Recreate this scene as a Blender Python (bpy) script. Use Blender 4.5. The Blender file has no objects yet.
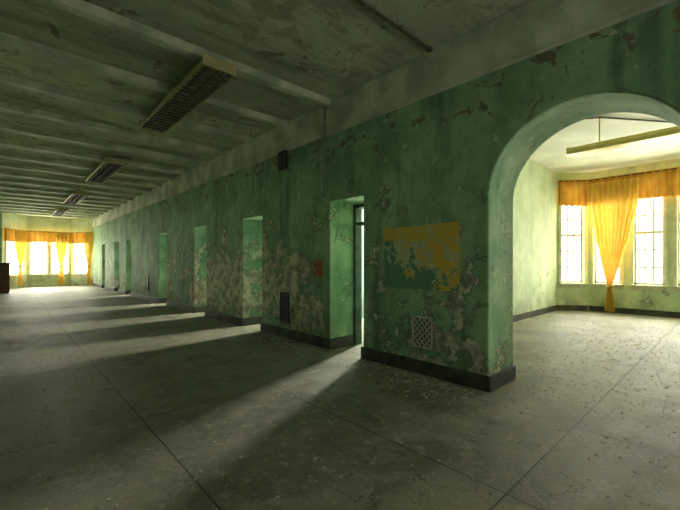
import bpy, bmesh, math, random
from mathutils import Vector, Matrix
random.seed(7)
scene=bpy.context.scene
scene.view_settings.view_transform='Standard'

# ---------------------------------------------------------------- node helpers
class NT:
    def __init__(s,name):
        s.m=bpy.data.materials.new(name); s.m.use_nodes=True
        s.t=s.m.node_tree; s.t.nodes.clear()
        s.out=s.t.nodes.new('ShaderNodeOutputMaterial')
        s.geo=s.t.nodes.new('ShaderNodeNewGeometry')
        s.pos=s.geo.outputs['Position']
        sep=s.t.nodes.new('ShaderNodeSeparateXYZ'); s.link(s.pos,sep.inputs[0])
        s.x,s.y,s.z=sep.outputs
    def link(s,a,b): s.t.links.new(a,b)
    def put(s,v,sock):
        if hasattr(v,'is_output'): s.link(v,sock)
        elif isinstance(v,(tuple,list)):
            sock.default_value=tuple(v)+((1,) if len(v)==3 and len(sock.default_value)==4 else ())
        else: sock.default_value=v
    def math(s,op,a,b=0.0,clamp=False):
        n=s.t.nodes.new('ShaderNodeMath'); n.operation=op; n.use_clamp=clamp
        s.put(a,n.inputs[0]); s.put(b,n.inputs[1]); return n.outputs[0]
    def scalev(s,v):
        n=s.t.nodes.new('ShaderNodeMapping'); s.link(s.pos,n.inputs[0]); n.inputs['Scale'].default_value=v
        return n.outputs[0]
    def noise(s,scale,detail=6,rough=.6,vec=None,dist=0):
        n=s.t.nodes.new('ShaderNodeTexNoise'); s.link(vec or s.pos,n.inputs['Vector'])
        n.inputs['Scale'].default_value=scale; n.inputs['Detail'].default_value=detail
        n.inputs['Roughness'].default_value=rough; n.inputs['Distortion'].default_value=dist
        return n.outputs['Fac']
    def step(s,v,a,b):
        n=s.t.nodes.new('ShaderNodeMapRange'); n.interpolation_type='SMOOTHSTEP'
        s.put(v,n.inputs[0]); n.inputs[1].default_value=a; n.inputs[2].default_value=b
        n.inputs[3].default_value=0; n.inputs[4].default_value=1; return n.outputs[0]
    def mix(s,f,a,b,mode='MIX'):
        n=s.t.nodes.new('ShaderNodeMix'); n.data_type='RGBA'; n.blend_type=mode
        s.put(f,n.inputs[0]); s.put(a,n.inputs[6]); s.put(b,n.inputs[7]); return n.outputs[2]
    def bsdf(s,col,rough=.6,bump=None,bstr=.3,bdist=.01,metal=0,spec=.5):
        p=s.t.nodes.new('ShaderNodeBsdfPrincipled'); s.put(col,p.inputs['Base Color'])
        s.put(rough,p.inputs['Roughness']); p.inputs['Metallic'].default_value=metal
        p.inputs['Specular IOR Level'].default_value=spec
        if bump is not None:
            b=s.t.nodes.new('ShaderNodeBump'); b.inputs['Strength'].default_value=bstr
            b.inputs['Distance'].default_value=bdist; s.link(bump,b.inputs['Height'])
            s.link(b.outputs[0],p.inputs['Normal'])
        s.link(p.outputs[0],s.out.inputs[0]); return s.m

def box_mask(n,a,b,a0,a1,b0,b1,soft=.01):
    m=n.math('MULTIPLY',n.step(a,a0-soft,a0+soft),n.math('SUBTRACT',1,n.step(a,a1-soft,a1+soft)))
    m2=n.math('MULTIPLY',n.step(b,b0-soft,b0+soft),n.math('SUBTRACT',1,n.step(b,b1-soft,b1+soft)))
    return n.math('MULTIPLY',m,m2)

def mat_wall(name,dark,light,peelcol,peel=.0,main=False,grime=.6):
    n=NT(name)
    lo=n.noise(.55,4,.6); mid=n.noise(1.7,8,.65); fine=n.noise(11,8,.7)
    streak=n.noise(1.0,6,.6,vec=n.scalev((3.0,3.0,.35)))
    gcol=tuple(c*.30 for c in dark)
    col=n.mix(n.step(mid,.35,.66),dark,light)
    col=n.mix(n.math('MULTIPLY',n.step(fine,.48,.7),.25),col,tuple(c*.5 for c in dark))
    col=n.mix(n.math('MULTIPLY',n.step(streak,.5,.72),grime),col,gcol)
    low=n.math('MULTIPLY',n.math('SUBTRACT',2.1,n.z),.055)
    pn=n.noise(2.6,11,.68,dist=.4)
    bias=n.math('ADD',n.math('MULTIPLY',n.math('SUBTRACT',lo,.5),.55),low)
    val=n.math('ADD',n.math('ADD',pn,bias),peel)
    if main:
        h=box_mask(n,n.y,n.z,5.2,10.6,.35,1.95,.5)
        h2=box_mask(n,n.y,n.z,1.75,2.5,.2,1.9,.3)
        val=n.math('ADD',val,n.math('ADD',n.math('MULTIPLY',h,.115),n.math('MULTIPLY',h2,.035)))
    edge=n.step(val,.595,.62); pm=n.step(val,.625,.64)
    col=n.mix(n.math('MULTIPLY',edge,.75),col,gcol)
    pc=n.mix(n.step(n.noise(6,5,.6),.4,.65),peelcol,tuple(c*.42 for c in peelcol))
    if main: pc=n.mix(n.math('MULTIPLY',n.step(n.noise(1.9,4,.6),.57,.64),.5),pc,(.26,.15,.08))
    col=n.mix(pm,col,pc)
    if main:
        front=n.math('LESS_THAN',n.x,3.9)
        hb=n.step(n.math('ADD',n.noise(3.4,9,.7,dist=.6),n.math('MULTIPLY',n.math('SUBTRACT',n.z,3.0),.12)),.59,.62)
        hb=n.math('MULTIPLY',hb,n.step(n.z,2.6,3.0))
        col=n.mix(n.math('MULTIPLY',n.math('MULTIPLY',hb,front),.85),col,(.20,.13,.07))
        sf=n.step(n.noise(9,6,.6,dist=.3),.665,.685)
        col=n.mix(n.math('MULTIPLY',sf,.8),col,peelcol)
        wy=n.math('ADD',n.y,n.math('MULTIPLY',n.math('SUBTRACT',fine,.5),.07))
        wz=n.math('ADD',n.z,n.math('MULTIPLY',n.math('SUBTRACT',fine,.5),.08))
        bm=box_mask(n,wy,wz,2.17,3.30,1.05,1.86,.004)
        bm=n.math('MULTIPLY',bm,front)
        q=n.noise(3.6,9,.68,dist=.5)
        qy=n.math('ADD',q,n.math('MULTIPLY',n.math('SUBTRACT',2.68,n.y),.22))
        yc=n.mix(n.step(qy,.49,.52),(.62,.64,.44),(.82,.56,.09))
        yc=n.mix(n.math('MULTIPLY',n.step(n.noise(8,8,.7),.53,.56),.8),yc,(.60,.58,.36))
        gq=n.math('ADD',n.noise(5.2,9,.72),n.math('MULTIPLY',n.math('SUBTRACT',1.44,n.z),.34))
        gq=n.math('ADD',gq,n.math('MULTIPLY',n.math('SUBTRACT',n.y,2.74),.20))
        yc=n.mix(n.step(gq,.535,.55),yc,(.15,.32,.20))
        top=n.math('MULTIPLY',n.step(wz,1.67,1.69),n.math('SUBTRACT',1,n.math('MULTIPLY',n.step(n.noise(6,7,.7),.54,.56),.75)))
        yc=n.mix(n.math('MULTIPLY',top,.95),yc,(.78,.54,.10))
        col=n.mix(bm,col,yc)
        rn=n.noise(14,4,.6)
        rm=n.math('MULTIPLY',box_mask(n,n.y,n.z,4.64,4.86,1.16,1.42,.05),n.step(rn,.42,.48))
        rm=n.math('MULTIPLY',rm,front)
        col=n.mix(rm,col,(.58,.08,.04))
        gr=n.math('MULTIPLY',n.step(n.z,2.2,3.7),n.step(n.noise(1.3,7,.65),.34,.68))
        col=n.mix(n.math('MULTIPLY',n.math('MULTIPLY',gr,front),.5),col,(.08,.12,.055))
    dn=n.math('MULTIPLY',n.math('SUBTRACT',1,n.step(n.z,.15,.75)),n.step(n.noise(2.2,6,.6),.35,.6))
    col=n.mix(n.math('MULTIPLY',dn,.45),col,(.08,.09,.05))
    hgt=n.math('ADD',n.math('MULTIPLY',pm,-.6),n.math('MULTIPLY',fine,.35))
    return n.bsdf(col,.7,hgt,.5,.012,spec=.18)

M_main=mat_wall('peeling_green_paint',(.23,.40,.23),(.43,.62,.38),(.74,.72,.54),-.005,True,.6)
M_green=mat_wall('green_paint',(.23,.38,.22),(.40,.56,.35),(.6,.6,.46),-.06)
M_room=mat_wall('pale_green_paint',(.50,.60,.38),(.64,.73,.50),(.68,.68,.54),-.10,grime=.3)
M_blue=mat_wall('pale_blue_paint',(.22,.36,.33),(.30,.44,.42),(.4,.42,.38),-.08,grime=.3)

def mat_simple(name,a,b,rough=.6,scale=6,bump=.15,metal=0,spec=.4):
    n=NT(name); f=n.noise(scale,6,.6)
    return n.bsdf(n.mix(n.step(f,.38,.64),a,b),rough,f,bump,.005,metal,spec)

def mat_ceiling():
    n=NT('stained_ceiling_plaster')
    a=n.noise(.7,7,.65); b=n.noise(3.3,9,.7,dist=.5); s=n.noise(1.4,7,.6,vec=n.scalev((.4,2.0,1))); c=n.noise(1.9,10,.7,dist=.8)
    col=n.mix(n.step(a,.35,.65),(.42,.45,.32),(.66,.68,.50))
    col=n.mix(n.math('MULTIPLY',n.step(s,.45,.66),.6),col,(.19,.195,.115))
    col=n.mix(n.math('MULTIPLY',n.step(n.math('ADD',b,n.math('MULTIPLY',n.math('SUBTRACT',a,.5),.5)),.56,.60),.5),col,(.26,.235,.145))
    col=n.mix(n.math('MULTIPLY',n.step(c,.60,.63),.7),col,(.14,.115,.065))
    return n.bsdf(col,.8,b,.45,.012,spec=.15)
M_ceil=mat_ceiling()
M_ceilroom=mat_simple('cream_ceiling',(.56,.58,.45),(.70,.72,.56),.7,1.2)
M_beam=mat_simple('dirty_cream_beam',(.34,.37,.25),(.64,.66,.48),.7,2.0)
M_frieze=mat_simple('flaking_white_frieze',(.42,.45,.33),(.72,.73,.57),.7,1.6,.3,spec=.15)

def mat_floor():
    n=NT('worn_concrete_floor')
    a=n.noise(.6,6,.6); b=n.noise(4,9,.7); c=n.noise(30,6,.7); sp=n.noise(75,3,.6); d=n.noise(1.5,8,.7,dist=.5); e=n.noise(9,8,.75,dist=.6)
    col=n.mix(n.step(a,.35,.65),(.165,.162,.115),(.27,.262,.19))
    col=n.mix(n.math('MULTIPLY',n.step(b,.45,.7),.6),col,(.36,.345,.255))
    col=n.mix(n.math('MULTIPLY',n.step(d,.48,.62),.6),col,(.09,.087,.058))
    col=n.mix(n.math('MULTIPLY',n.step(b,.44,.32),.65),col,(.055,.053,.036))
    col=n.mix(n.math('MULTIPLY',n.step(e,.56,.62),.45),col,(.46,.44,.33))
    col=n.mix(n.math('MULTIPLY',n.step(c,.56,.70),.45),col,(.46,.45,.34))
    col=n.mix(n.math('MULTIPLY',n.step(sp,.64,.70),.7),col,(.58,.56,.44))
    def joints(v,off,per,w):
        f=n.math('FRACT',n.math('ADD',n.math('DIVIDE',n.math('SUBTRACT',v,off),per),20.5))
        d=n.math('MULTIPLY',n.math('ABSOLUTE',n.math('SUBTRACT',f,.5)),per)
        return n.math('LESS_THAN',d,w)
    j=n.math('MAXIMUM',joints(n.x,.90,1.33,.0065),joints(n.y,.95,2.66,.0065))
    v=n.t.nodes.new('ShaderNodeTexVoronoi'); v.feature='DISTANCE_TO_EDGE'; v.inputs['Scale'].default_value=.55
    wv=n.t.nodes.new('ShaderNodeVectorMath'); wv.operation='ADD'
    nn=n.t.nodes.new('ShaderNodeTexNoise'); n.link(n.pos,nn.inputs['Vector']); nn.inputs['Scale'].default_value=2.2; nn.inputs['Detail'].default_value=6
    n.link(n.pos,wv.inputs[0]); n.link(nn.outputs['Color'],wv.inputs[1]); n.link(wv.outputs[0],v.inputs['Vector'])
    cr=n.math('MULTIPLY',n.math('LESS_THAN',v.outputs['Distance'],.0022),n.step(a,.46,.52))
    j=n.math('MAXIMUM',j,n.math('MULTIPLY',cr,.8))
    col=n.mix(n.math('MULTIPLY',j,.8),col,(.025,.025,.017))
    r=n.step(b,.2,.8); r=n.math('ADD',n.math('MULTIPLY',r,.25),.50)
    h=n.math('SUBTRACT',n.math('ADD',n.math('MULTIPLY',c,.6),n.math('MULTIPLY',b,.5)),j)
    return n.bsdf(col,r,h,.6,.010,spec=.35)
M_floor=mat_floor()
M_base=mat_simple('dark_skirting',(.022,.026,.020),(.065,.07,.055),.5,4)
M_trimw=mat_simple('white_window_paint',(.50,.50,.38),(.62,.62,.48),.5,5)
M_frame=mat_simple('dark_green_frame',(.04,.07,.05),(.09,.13,.10),.5,5)
M_leaf=mat_simple('door_leaf_green',(.08,.15,.11),(.14,.23,.17),.5,3)
M_fixt=mat_simple('yellowed_enamel',(.44,.38,.18),(.56,.50,.26),.45,6)
M_fixy=mat_simple('yellow_enamel',(.74,.58,.16),(.82,.67,.24),.45,6)
M_dark=mat_simple('dark_metal',(.012,.012,.010),(.03,.03,.025),.5,8)
M_lou=mat_simple('dusty_louvre',(.06,.06,.035),(.13,.12,.075),.6,12)
M_tube=mat_simple('dusty_glass_tube',(.2,.2,.14),(.3,.3,.2),.3,8)
M_pipe=mat_simple('painted_conduit',(.10,.16,.10),(.20,.26,.17),.5,6)
M_grille=mat_simple('white_grille_enamel',(.55,.55,.44),(.68,.68,.55),.5,14)
M_wood=mat_simple('brown_varnished_wood',(.07,.028,.014),(.13,.055,.03),.45,5)
M_chip=mat_simple('paint_chip',(.24,.28,.19),(.58,.57,.45),.8,9)

def mat_cloth(name,a,b,tr):
    n=NT(name); f=n.noise(3,5,.6)
    c=n.mix(n.step(f,.35,.65),a,b)
    d=n.t.nodes.new('ShaderNodeBsdfDiffuse'); t=n.t.nodes.new('ShaderNodeBsdfTranslucent')
    n.link(c,d.inputs[0]); n.link(c,t.inputs[0])
    m=n.t.nodes.new('ShaderNodeMixShader'); m.inputs[0].default_value=tr
    n.link(d.outputs[0],m.inputs[1]); n.link(t.outputs[0],m.inputs[2]); n.link(m.outputs[0],n.out.inputs[0])
    return n.m
M_val=mat_cloth('orange_valance_cloth',(.50,.24,.035),(.60,.32,.05),.065)
M_drape=mat_cloth('sheer_orange_cloth',(.78,.50,.09),(.86,.59,.14),.125)

# ---------------------------------------------------------------- mesh helpers
class MB:
    def __init__(s): s.bm=bmesh.new(); s.mats=[]
    def mi(s,m):
        if m not in s.mats: s.mats.append(m)
        return s.mats.index(m)
    def box(s,x0,x1,y0,y1,z0,z1,m):
        i=s.mi(m)
        v=[s.bm.verts.new(p) for p in [(x0,y0,z0),(x1,y0,z0),(x1,y1,z0),(x0,y1,z0),(x0,y0,z1),(x1,y0,z1),(x1,y1,z1),(x0,y1,z1)]]
        for f in [(0,3,2,1),(4,5,6,7),(0,1,5,4),(1,2,6,5),(2,3,7,6),(3,0,4,7)]:
            s.bm.faces.new([v[k] for k in f]).material_index=i
    def prism(s,poly,fn,m,a,b):
        i=s.mi(m)
        A=[s.bm.verts.new(fn(p,a)) for p in poly]; B=[s.bm.verts.new(fn(p,b)) for p in poly]
        s.bm.faces.new(A).material_index=i; s.bm.faces.new(B[::-1]).material_index=i
        for k in range(len(poly)):
            l=(k+1)%len(poly)
            s.bm.faces.new([A[k],B[k],B[l],A[l]]).material_index=i
    def cyl(s,p0,p1,r,m,seg=10):
        i=s.mi(m); p0=Vector(p0);p1=Vector(p1); q=(p1-p0).to_track_quat('Z','Y')
        A=[];B=[]
        for k in range(seg):
            o=q@Vector((r*math.cos(2*math.pi*k/seg),r*math.sin(2*math.pi*k/seg),0))
            A.append(s.bm.verts.new(p0+o));B.append(s.bm.verts.new(p1+o))
        s.bm.faces.new(A[::-1]).material_index=i; s.bm.faces.new(B).material_index=i
        for k in range(seg):
            l=(k+1)%seg; f=s.bm.faces.new([A[k],A[l],B[l],B[k]]); f.material_index=i; f.smooth=True
    def done(s,name,loc=(0,0,0),rz=0,bevel=0,parent=None):
        bmesh.ops.recalc_face_normals(s.bm,faces=s.bm.faces)
        me=bpy.data.meshes.new(name); s.bm.to_mesh(me); s.bm.free()
        for m in s.mats: me.materials.append(m)
        o=bpy.data.objects.new(name,me); scene.collection.objects.link(o)
        o.location=loc; o.rotation_euler=(0,0,rz)
        if bevel:
            b=o.modifiers.new('Bevel','BEVEL'); b.width=bevel; b.segments=2; b.limit_method='ANGLE'
        if parent: o.parent=parent
        return o

H=3.97; XW=3.85; XB=4.50
def wall(name,p0,p1,openings,mat,th=.25,z1=H,base=False):
    p0=Vector(p0);p1=Vector(p1); d=p1-p0; L=d.length; rz=math.atan2(d.y,d.x)
    b=MB(); u=0
    for (a,c,za,zb) in sorted(openings):
        if a>u: b.box(u,a,0,th,0,z1,mat)
        if za>0: b.box(a,c,0,th,0,za,mat)
        if zb<z1: b.box(a,c,0,th,zb,z1,mat)
        u=c
    if u<L: b.box(u,L,0,th,0,z1,mat)
    b.done(name,(p0.x,p0.y,0),rz)
    if base:
        b=MB(); b.box(.02,L-.02,-.025,0,0,.15,M_base)
        b.done(name.replace('wall','baseboard'),(p0.x,p0.y,0),rz)
    return p0,d.normalized(),rz

wcount=[0]
def window(frame,u0,u1,z0,z1,power,th=.25,cols=3,rows=6,col=(1,.98,.82),sill=.12,mw=.014):
    p0,d,rz=frame; wcount[0]+=1
    b=MB(); w=u1-u0; h=z1-z0; y0,y1=.08,.15; f=.05
    b.box(0,f,y0,y1,0,h,M_trimw); b.box(w-f,w,y0,y1,0,h,M_trimw)
    b.box(0,w,y0,y1,0,f,M_trimw); b.box(0,w,y0,y1,h-f,h,M_trimw)
    b.box(f,w-f,y0+.01,y1-.01,h*.5-.035,h*.5+.035,M_trimw)
    for k in range(1,cols):
        x=f+(w-2*f)*k/cols; b.box(x-mw,x+mw,y0+.02,y1-.02,f,h-f,M_trimw)
    for k in range(1,rows):
        z=h*k/rows; b.box(f,w-f,y0+.022,y1-.022,z-mw,z+mw,M_trimw)
    b.box(-.07,w+.07,-sill,-.001,-.05,-.005,M_trimw)
    b.box(-.05,w+.05,-.03,-.001,-.13,-.05,M_trimw)
    b.box(-.07,0,-.02,-.001,-.005,h+.07,M_trimw); b.box(w,w+.07,-.02,-.001,-.005,h+.07,M_trimw)
    b.box(-.07,w+.07,-.02,-.001,h,h+.07,M_trimw)
    pos=p0+d*u0
    b.done('window_%d'%wcount[0],(pos.x,pos.y,z0),rz)
    out=Vector((-d.y,d.x)); c=p0+d*(u0+u1)/2+out*(th+.12)
    L=bpy.data.lights.new('daylight','AREA'); L.shape='RECTANGLE'; L.size=w*1.25; L.size_y=h*1.1
    L.energy=power; L.color=col
    o=bpy.data.objects.new('daylight_window_%d'%wcount[0],L); scene.collection.objects.link(o)
    o.location=(c.x,c.y,(z0+z1)/2+.05)
    o.rotation_euler=Vector((-out.x,-out.y,0)).to_track_quat('-Z','Y').to_euler()

# ---------------------------------------------------------------- shell
b=MB(); b.box(-2.3,12.9,-4.3,27.4,-.15,0,M_floor); b.done('floor')
b=MB(); b.box(-2.3,XW+.3,-4.3,27.4,H,H+.15,M_ceil); b.box(XW+.3,12.9,-4.3,27.4,H,H+.15,M_ceilroom); b.done('ceiling')

doors=[(3.70,4.44,2.37),(6.54,7.35,2.34),(9.34,10.16,2.34),(12.44,13.30,2.34),(16.98,17.85,2.34),(19.1,20.1,2.34),(22.3,23.1,2.34)]
poly=[(-4.0,0),(.17,0),(.17,2.1)]
for k in range(1,48):
    a=math.pi-math.pi*k/48; poly.append((1.0+.83*math.cos(a),2.1+.80*math.sin(a)))
poly+=[(1.83,2.1),(1.83,0)]
for a,c,h in doors: poly+=[(a,0),(a,h),(c,h),(c,0)]
poly+=[(25.8,0),(25.8,H),(-4.0,H)]
b=MB(); b.prism(poly,lambda p,x:(x,p[0],p[1]),M_main,XW,XB)
b.done('wall_right',bevel=.018)
b=MB(); edges=[-4.0,.17,1.83]+[v for d in doors for v in d[:2]]+[25.8]
t=.028; hb=.17
for k in range(0,len(edges),2):
    a,c=edges[k],edges[k+1]
    a2=a-t if k>0 else a; c2=c+t if k<len(edges)-2 else c
    b.box(XW-t,XW-.001,a2,c2,0,hb,M_base)
    if k>0: b.box(XW,XB,a2,a-.001,0,hb,M_base)
    if k<len(edges)-2: b.box(XW,XB,c+.001,c2,0,hb,M_base)
b.done('baseboard_right',bevel=.006)
b=MB(); b.box(XW-.035,XW-.001,-4.0,25.8,3.46,H-.001,M_frieze); b.box(XW-.05,XW-.001,-4.0,25.8,3.43,3.46,M_frieze); b.done('trim_frieze',bevel=.006)
b=MB(); y=4.44
while y<25.6:
    b.prism([(y-.09,H-.001),(y+.09,H-.001),(y+.06,H-.09),(y-.06,H-.09)],lambda p,x:(x,p[0],p[1]),M_beam,-2.0,XW-.04); y+=1.21
b.done('ceiling_beams')

wall('wall_left',(-2,-4),(-2,25.8),[],M_green)
fr=wall('wall_back',(XW,-4),(-2,-4),[(.5,1.7,.8,3.2)],M_green)  # opening cut for the added fill window
window(fr,.5,1.7,.8,3.2,95)  # invented window behind the camera, added as ambient fill for the ward walls
wall('wall_end',(-2.0,25.8),(-.10,25.8),[],M_green)
f1=wall('wall_end_bay_left',(-.10,25.8),(.90,26.8),[(.25,1.15,.7,3.1)],M_room)
f2=wall('wall_end_bay',(.90,26.8),(2.90,26.8),[(.12,.90,.7,3.1),(1.08,1.88,.7,3.1)],M_room)
f3=wall('wall_end_bay_right',(2.90,26.8),(XW,25.8),[(.22,1.12,.7,3.1)],M_room)
PE=330
window(f1,.25,1.15,.7,3.1,PE,mw=.02); window(f2,.12,.90,.7,3.1,PE,mw=.02); window(f2,1.08,1.88,.7,3.1,PE,mw=.02); window(f3,.22,1.12,.7,3.1,PE,mw=.02)

wall('wall_bayroom_left',(XB,3.58),(11.8,3.58),[],M_room,.10,base=True)
wall('wall_bayroom_right',(11.8,-1.58),(XB,-1.58),[],M_room,.10,base=True)
PB=215
g1=wall('wall_bay_cant_left',(11.8,3.58),(12.4,2.946),[(.13,.75,.80,3.55)],M_room,base=True)
ops=[(2.946-c-.31,2.946-c+.31,.80,3.55) for c in (2.50,1.60,.74,-.12)]
g2=wall('wall_bay_window',(12.4,2.946),(12.4,-.946),ops,M_room,base=True)
g3=wall('wall_bay_cant_right',(12.4,-.946),(11.8,-1.58),[(.13,.75,.80,3.55)],M_room,base=True)
window(g1,.13,.75,.8,3.55,PB,mw=.018)
for o_ in ops: window(g2,o_[0],o_[1],.8,3.55,PB,mw=.018)
window(g3,.13,.75,.8,3.55,PB,mw=.018)

parts=[6.28,8.6,11.65,15.25,18.45,21.4]
for k,y in enumerate(parts):
    b=MB(); b.box(XB,8.5,y,y+.1,0,H,M_blue); b.done('wall_partition_%d'%(k+1))
wins=[(5.62,6.18),(6.80,7.35),(9.50,10.05),(12.6,13.2),(17.2,17.8),(19.3,19.9),(22.5,23.1)]
y0=25.9
ops=[(y0-c,y0-a,.8,3.2) for a,c in wins]
g=wall('wall_side_rooms',(8.5,y0),(8.5,3.68),ops,M_blue)
for (a,c),pw in zip(wins,[1800,1900,2000,2200,2200,1500,1500]): window(g,y0-c,y0-a,.8,3.2,pw)
b=MB(); b.box(XB,8.5,25.8,25.9,0,H,M_blue); b.done('wall_side_rooms_end')

for k,(a,c,h) in enumerate(doors):
    e=bpy.data.objects.new('door_%d'%(k+1),None); scene.collection.objects.link(e); e.location=(XB,a,0)
    b=MB(); w=c-a
    b.box(-.12,.03,0.002,.05,0,h-.002,M_frame); b.box(-.12,.03,w-.05,w-.002,0,h-.002,M_frame)
    b.box(-.12,.03,.05,w-.05,h-.06,h-.002,M_frame); b.box(-.10,.01,.05,w-.05,2.02,2.07,M_frame)
    b.done('frame',parent=e)
    b=MB(); lw=w-.12
    b.box(.04,.04+lw,.012,.05,.012,2.01,M_leaf)
    for z0,z1 in ((.2,.85),(1.0,1.85)):
        b.box(.04+.1,.04+lw-.1,.05,.062,z0,z0+.03,M_frame); b.box(.04+.1,.04+lw-.1,.05,.062,z1-.03,z1,M_frame)
        b.box(.04+.1,.17,.05,.062,z0,z1,M_frame); b.box(.04+lw-.13,.04+lw-.1,.05,.062,z0,z1,M_frame)
    b.cyl((lw-.03,.05,1.0),(lw-.03,.11,1.0),.012,M_dark); b.cyl((lw-.03,.10,1.0),(lw-.03,.14,1.0),.028,M_dark,14)
    b.done('leaf',parent=e)

# ---------------------------------------------------------------- fixtures
def fixture(x,ya,yb,w,z,mat,drop,slats=22,closed=False):
    b=MB(); L=yb-ya; hw=w/2; hl=L/2
    b.prism([(-hw,.0),(-hw,.035),(-hw*.55,.10),(hw*.55,.10),(hw,.035),(hw,0),(hw-.02,0),(hw-.02,.03),(-hw+.02,.03),(-hw+.02,0)],
            lambda p,yy:(p[0],yy,p[1]),mat,-hl,hl)
    b.box(-hw,hw,-hl-.015,-hl-.001,-.025,.10,mat); b.box(-hw,hw,hl+.001,hl+.015,-.025,.10,mat)
    b.box(-hw,-hw+.018,-hl,hl,-.025,-.001,mat); b.box(hw-.018,hw,-hl,hl,-.025,-.001,mat)
    if closed:
        b.box(-hw+.018,hw-.018,-hl,hl,-.03,-.02,mat)
        for k in range(1,4): b.box(-hw+.01,hw-.01,-hl+L*k/4-.01,-hl+L*k/4+.01,-.036,-.03,mat)
    else:
        for k in range(1,slats):
            yy=-hl+L*k/slats; b.box(-hw+.018,hw-.018,yy-.006,yy+.006,-.024,.0,M_lou)
        for k in (-.33,0,.33): b.box(k*w-.006,k*w+.006,-hl,hl,-.026,-.002,M_lou)
        for k in (-.2,.2):
            b.cyl((k*w,-hl+.03,.014),(k*w,-.02,.014),.013,M_tube,8); b.cyl((k*w,.02,.014),(k*w,hl-.03,.014),.013,M_tube,8)
    for yy in (-hl*.6,hl*.6):
        b.cyl((0,yy,.10),(0,yy,drop),.010,mat,8); b.cyl((0,yy,drop-.02),(0,yy,drop),.05,mat,12)
    b.done('fluorescent_ceiling_light',(x,(ya+yb)/2,z))
for ya in (-1.6,4.25,9.95,15.4,20.6): fixture(1.92,ya,ya+2.75,.42,3.74,M_fixt,H-3.74-.001)
fixture(7.8,-.2,2.15,.26,3.42,M_fixy,H-3.42-.001,closed=True)

# ---------------------------------------------------------------- conduits, vents
def pipe(name,pts,r,mat):
    b=MB()
    for p,q in zip(pts,pts[1:]): b.cyl(p,q,r,mat)
    for p in pts[1:-1]: bmesh.ops.create_uvsphere(b.bm,u_segments=10,v_segments=6,radius=r*1.25,matrix=Matrix.Translation(p))
    p,q=Vector(pts[0]),Vector(pts[-1])
    b.cyl(p,p+(Vector(pts[1])-p).normalized()*.04,r*1.8,mat); b.cyl(q,q+(Vector(pts[-2])-q).normalized()*.04,r*1.8,mat)
    b.done(name)
pipe('ceiling_conduit',[(-1.9,2.5,H-.03),(3.76,2.5,H-.03)],.018,M_lou)
pipe('wall_conduit',[(XW-.06,4.50,3.90),(XW-.06,4.50,2.45)],.018,M_pipe)
pipe('bay_ceiling_conduit',[(6.2,3.5,H-.025),(7.8,1.6,H-.025),(9.6,.4,H-.025)],.015,M_lou)

def vent(name,y,z,w,h,mat,inner):
    b=MB(); b.box(-.02,-.002,-w/2,w/2,-h/2,h/2,inner); f=.022
    b.box(-.03,-.02,-w/2,w/2,-h/2,-h/2+f,mat); b.box(-.03,-.02,-w/2,w/2,h/2-f,h/2,mat)
    b.box(-.03,-.02,-w/2,-w/2+f,-h/2,h/2,mat); b.box(-.03,-.02,w/2-f,w/2,-h/2,h/2,mat)
    return b,w-2*f,h-2*f
b,w,h=vent('g',0,0,.30,.40,M_grille,M_dark)
nx,nz=7,9
for i in range(nx+1):
    for j in range(nz+1):
        yy=-w/2+w*i/nx; zz=-h/2+h*j/nz
        if i<nx: b.box(-.028,-.021,yy,yy+w/nx,zz-.004,zz+.004,M_grille)
        if j<nz: b.box(-.028,-.021,yy-.004,yy+.004,zz,zz+h/nz,M_grille)
        if i<nx and j<nz and (i+j)%2==0:
            cy=yy+w/nx/2; cz=zz+h/nz/2; b.box(-.027,-.021,cy-.009,cy+.009,cz-.009,cz+.009,M_grille)
b.done('wall_air_grille',(XW,2.665,.525))
for (yy,zz,ww,hh) in ((5.71,.56,.27,.56),(5.72,3.28,.26,.34),(14.6,.62,.3,.5)):
    b,w,h=vent('v',0,0,ww,hh,M_dark,M_dark)
    for j in range(1,12):
        z=-h/2+h*j/12; b.box(-.032,-.02,-w/2,w/2,z-.004,z+.004,M_lou if zz>3 else M_dark)
    b.done('wall_vent',(XW-.036 if zz>3 else XW,yy,zz))

# ---------------------------------------------------------------- curtains
def polypt(pts,s):
    for a,c in zip(pts,pts[1:]):
        a=Vector(a);c=Vector(c);L=(c-a).length
        if s<=L:
            d=(c-a)/L; return a+d*s,Vector((-d.y,d.x))
        s-=L
    d=(c-a).normalized(); return c,Vector((-d.y,d.x))
def valance(pts,z0,z1,pleat,parent):
    b=MB(); i=b.mi(M_val); tot=sum((Vector(c)-Vector(a)).length for a,c in zip(pts,pts[1:]))
    n=int(tot/pleat*8); m=6; rows=[]
    for k in range(n+1):
        s=tot*k/n*.9999; p,o=polypt(pts,s); r=[]
        ph=2*math.pi*s/pleat+.8*math.sin(s*3.1)
        for j in range(m+1):
            f=j/m; dz=.03*math.sin(s*2.3)+.012*math.sin(ph)
            q=p+o*(.018+.014*(.5+f))*math.sin(ph)
            r.append(b.bm.verts.new((q.x,q.y,z1-(z1-z0+dz)*f)))
        rows.append(r)
    for k in range(n):
        for j in range(m):
            f=b.bm.faces.new([rows[k][j],rows[k+1][j],rows[k+1][j+1],rows[k][j+1]]); f.smooth=True; f.material_index=i
    for a,c in zip(pts,pts[1:]): b.cyl((a[0],a[1],z1-.03),(c[0],c[1],z1-.03),.014,M_dark)
    b.done('valance',parent=parent)
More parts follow.
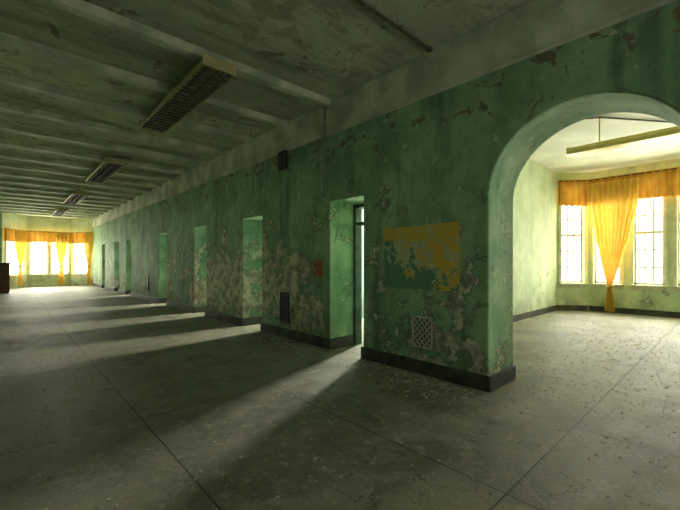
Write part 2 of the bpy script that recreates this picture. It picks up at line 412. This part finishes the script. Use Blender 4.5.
def drape(x,y,ax,profile,folds,amp,parent):
    b=MB(); i=b.mi(M_drape); ax=Vector(ax); o=Vector((-ax.y,ax.x)); nu=folds*8; nv=36; rows=[]
    zs=[p[0] for p in profile]
    for j in range(nv+1):
        z=zs[0]+(zs[-1]-zs[0])*j/nv
        for a,c in zip(profile,profile[1:]):
            if a[0]>=z>=c[0]-1e-6:
                f=(a[0]-z)/(a[0]-c[0]); f=f*f*(3-2*f)*.5+f*.5
                off=a[1]+(c[1]-a[1])*f; w=a[2]+(c[2]-a[2])*f; break
        r=[]
        for k in range(nu+1):
            u=k/nu; q=ax*(off+(u-.5)*w)+o*(amp*(.35+.65*min(1,w/.5))*math.sin(2*math.pi*folds*u+.6*math.sin(5*u+z)))
            r.append(b.bm.verts.new((q.x,q.y,z)))
        rows.append(r)
    for j in range(nv):
        for k in range(nu):
            f=b.bm.faces.new([rows[j][k],rows[j][k+1],rows[j+1][k+1],rows[j+1][k]]); f.smooth=True; f.material_index=i
    tie=min(profile[:-1],key=lambda p:p[2])
    c=ax*tie[1]; b.cyl((c.x,c.y,tie[0]-.03),(c.x,c.y,tie[0]+.03),tie[2]*.62,M_val,14)
    b.done('tied_drape',(x,y,0),parent=parent)
e1=bpy.data.objects.new('window_curtain',None); scene.collection.objects.link(e1)
e2=bpy.data.objects.new('window_curtain',None); scene.collection.objects.link(e2)
valance([(11.72,3.50),(12.22,2.87),(12.22,-.87),(11.72,-1.50)],3.02,3.74,.16,e1)
prof=[(3.60,0,1.15),(2.95,0,1.08),(2.2,-.01,.80),(1.5,-.03,.48),(.98,-.05,.22),(.74,-.06,.10),(.45,-.05,.17),(.06,-.06,.24)]
drape(12.10,2.32,(0,-1),prof,9,.05,e1)
drape(12.10,-.35,(0,-1),prof,9,.05,e1)
valance([(-.02,25.68),(.95,26.62),(2.85,26.62),(3.76,25.68)],2.50,3.14,.2,e2)
p2=[(3.10,0,.65),(2.4,0,.55),(1.6,0,.32),(1.15,0,.12),(.8,0,.22),(.10,0,.28)]
drape(.62,26.20,(.707,.707),p2,6,.04,e2); drape(2.42,26.50,(1,0),p2,6,.04,e2); drape(3.62,25.70,(.707,-.707),p2,5,.03,e2)

# ---------------------------------------------------------------- cabinet at far left
b=MB()
b.box(-.45,.45,-.25,.25,.08,1.32,M_wood); b.box(-.48,.48,-.28,.28,1.32,1.37,M_wood); b.box(-.42,.42,-.22,.22,0,.08,M_wood)
for s in (-1,1):
    b.box(s*.225-.19,s*.225+.19,-.272,-.251,.14,1.27,M_wood)
    b.box(s*.225-.13,s*.225+.13,-.284,-.272,.22,1.19,M_wood)
    b.cyl((s*.06,-.272,.75),(s*.06,-.31,.75),.014,M_dark)
b.done('wooden_cabinet',(-.28,22.3,0),bevel=.006)

# ---------------------------------------------------------------- debris
b=MB(); i=b.mi(M_chip)
def chip(x,y,s):
    a=random.random()*6.28; n=random.choice((4,5,5,6)); h=random.uniform(.001,.004)+s*.12
    tilt=random.uniform(-.12,.12)
    P=[(x+s*random.uniform(.6,1.1)*math.cos(a+6.283*k/n),y+s*random.uniform(.6,1.1)*math.sin(a+6.283*k/n)) for k in range(n)]
    A=[b.bm.verts.new((p[0],p[1],.0005)) for p in P]
    B=[b.bm.verts.new((x+(p[0]-x)*.8,y+(p[1]-y)*.8,h*(1+tilt*k))) for k,p in enumerate(P)]
    fs=[b.bm.faces.new(B)]
    for k in range(n): fs.append(b.bm.faces.new([A[k],A[(k+1)%n],B[(k+1)%n],B[k]]))
    for f in fs: f.material_index=i
for _ in range(1500):
    k=random.choice([(1.9,3.6),(4.5,6.5),(7.4,9.3),(10.2,12.4)])
    chip(XW-.05-abs(random.gauss(0,.24)),random.uniform(*k),random.uniform(.004,.026))
for _ in range(2600): chip(random.uniform(-.3,3.7),random.uniform(0.3,12),random.choice((.004,.006,.009,.015)))
for _ in range(600): chip(random.uniform(3.9,11.5),random.uniform(.3,1.7),random.uniform(.004,.012))
for _ in range(700): chip(random.uniform(4.6,11.5),random.uniform(-1.3,3.45),random.uniform(.004,.016))
for _ in range(200): chip(random.uniform(4.6,11.3),3.5-abs(random.gauss(0,.1)),random.uniform(.008,.03))
b.done('paint_chip_debris')

# ---------------------------------------------------------------- world, camera
w=bpy.data.worlds.new('overcast_sky'); scene.world=w; w.use_nodes=True
bg=w.node_tree.nodes['Background']; bg.inputs[0].default_value=(.95,1,.97,1); bg.inputs[1].default_value=3.0
cam=bpy.data.cameras.new('camera'); co=bpy.data.objects.new('camera',cam); scene.collection.objects.link(co)
cam.lens=36*366/680; cam.sensor_width=36; cam.shift_y=7/680; cam.clip_start=.05
co.location=(0,0,1.40); co.rotation_euler=(math.radians(90),0,math.radians(-42.5))
scene.camera=co
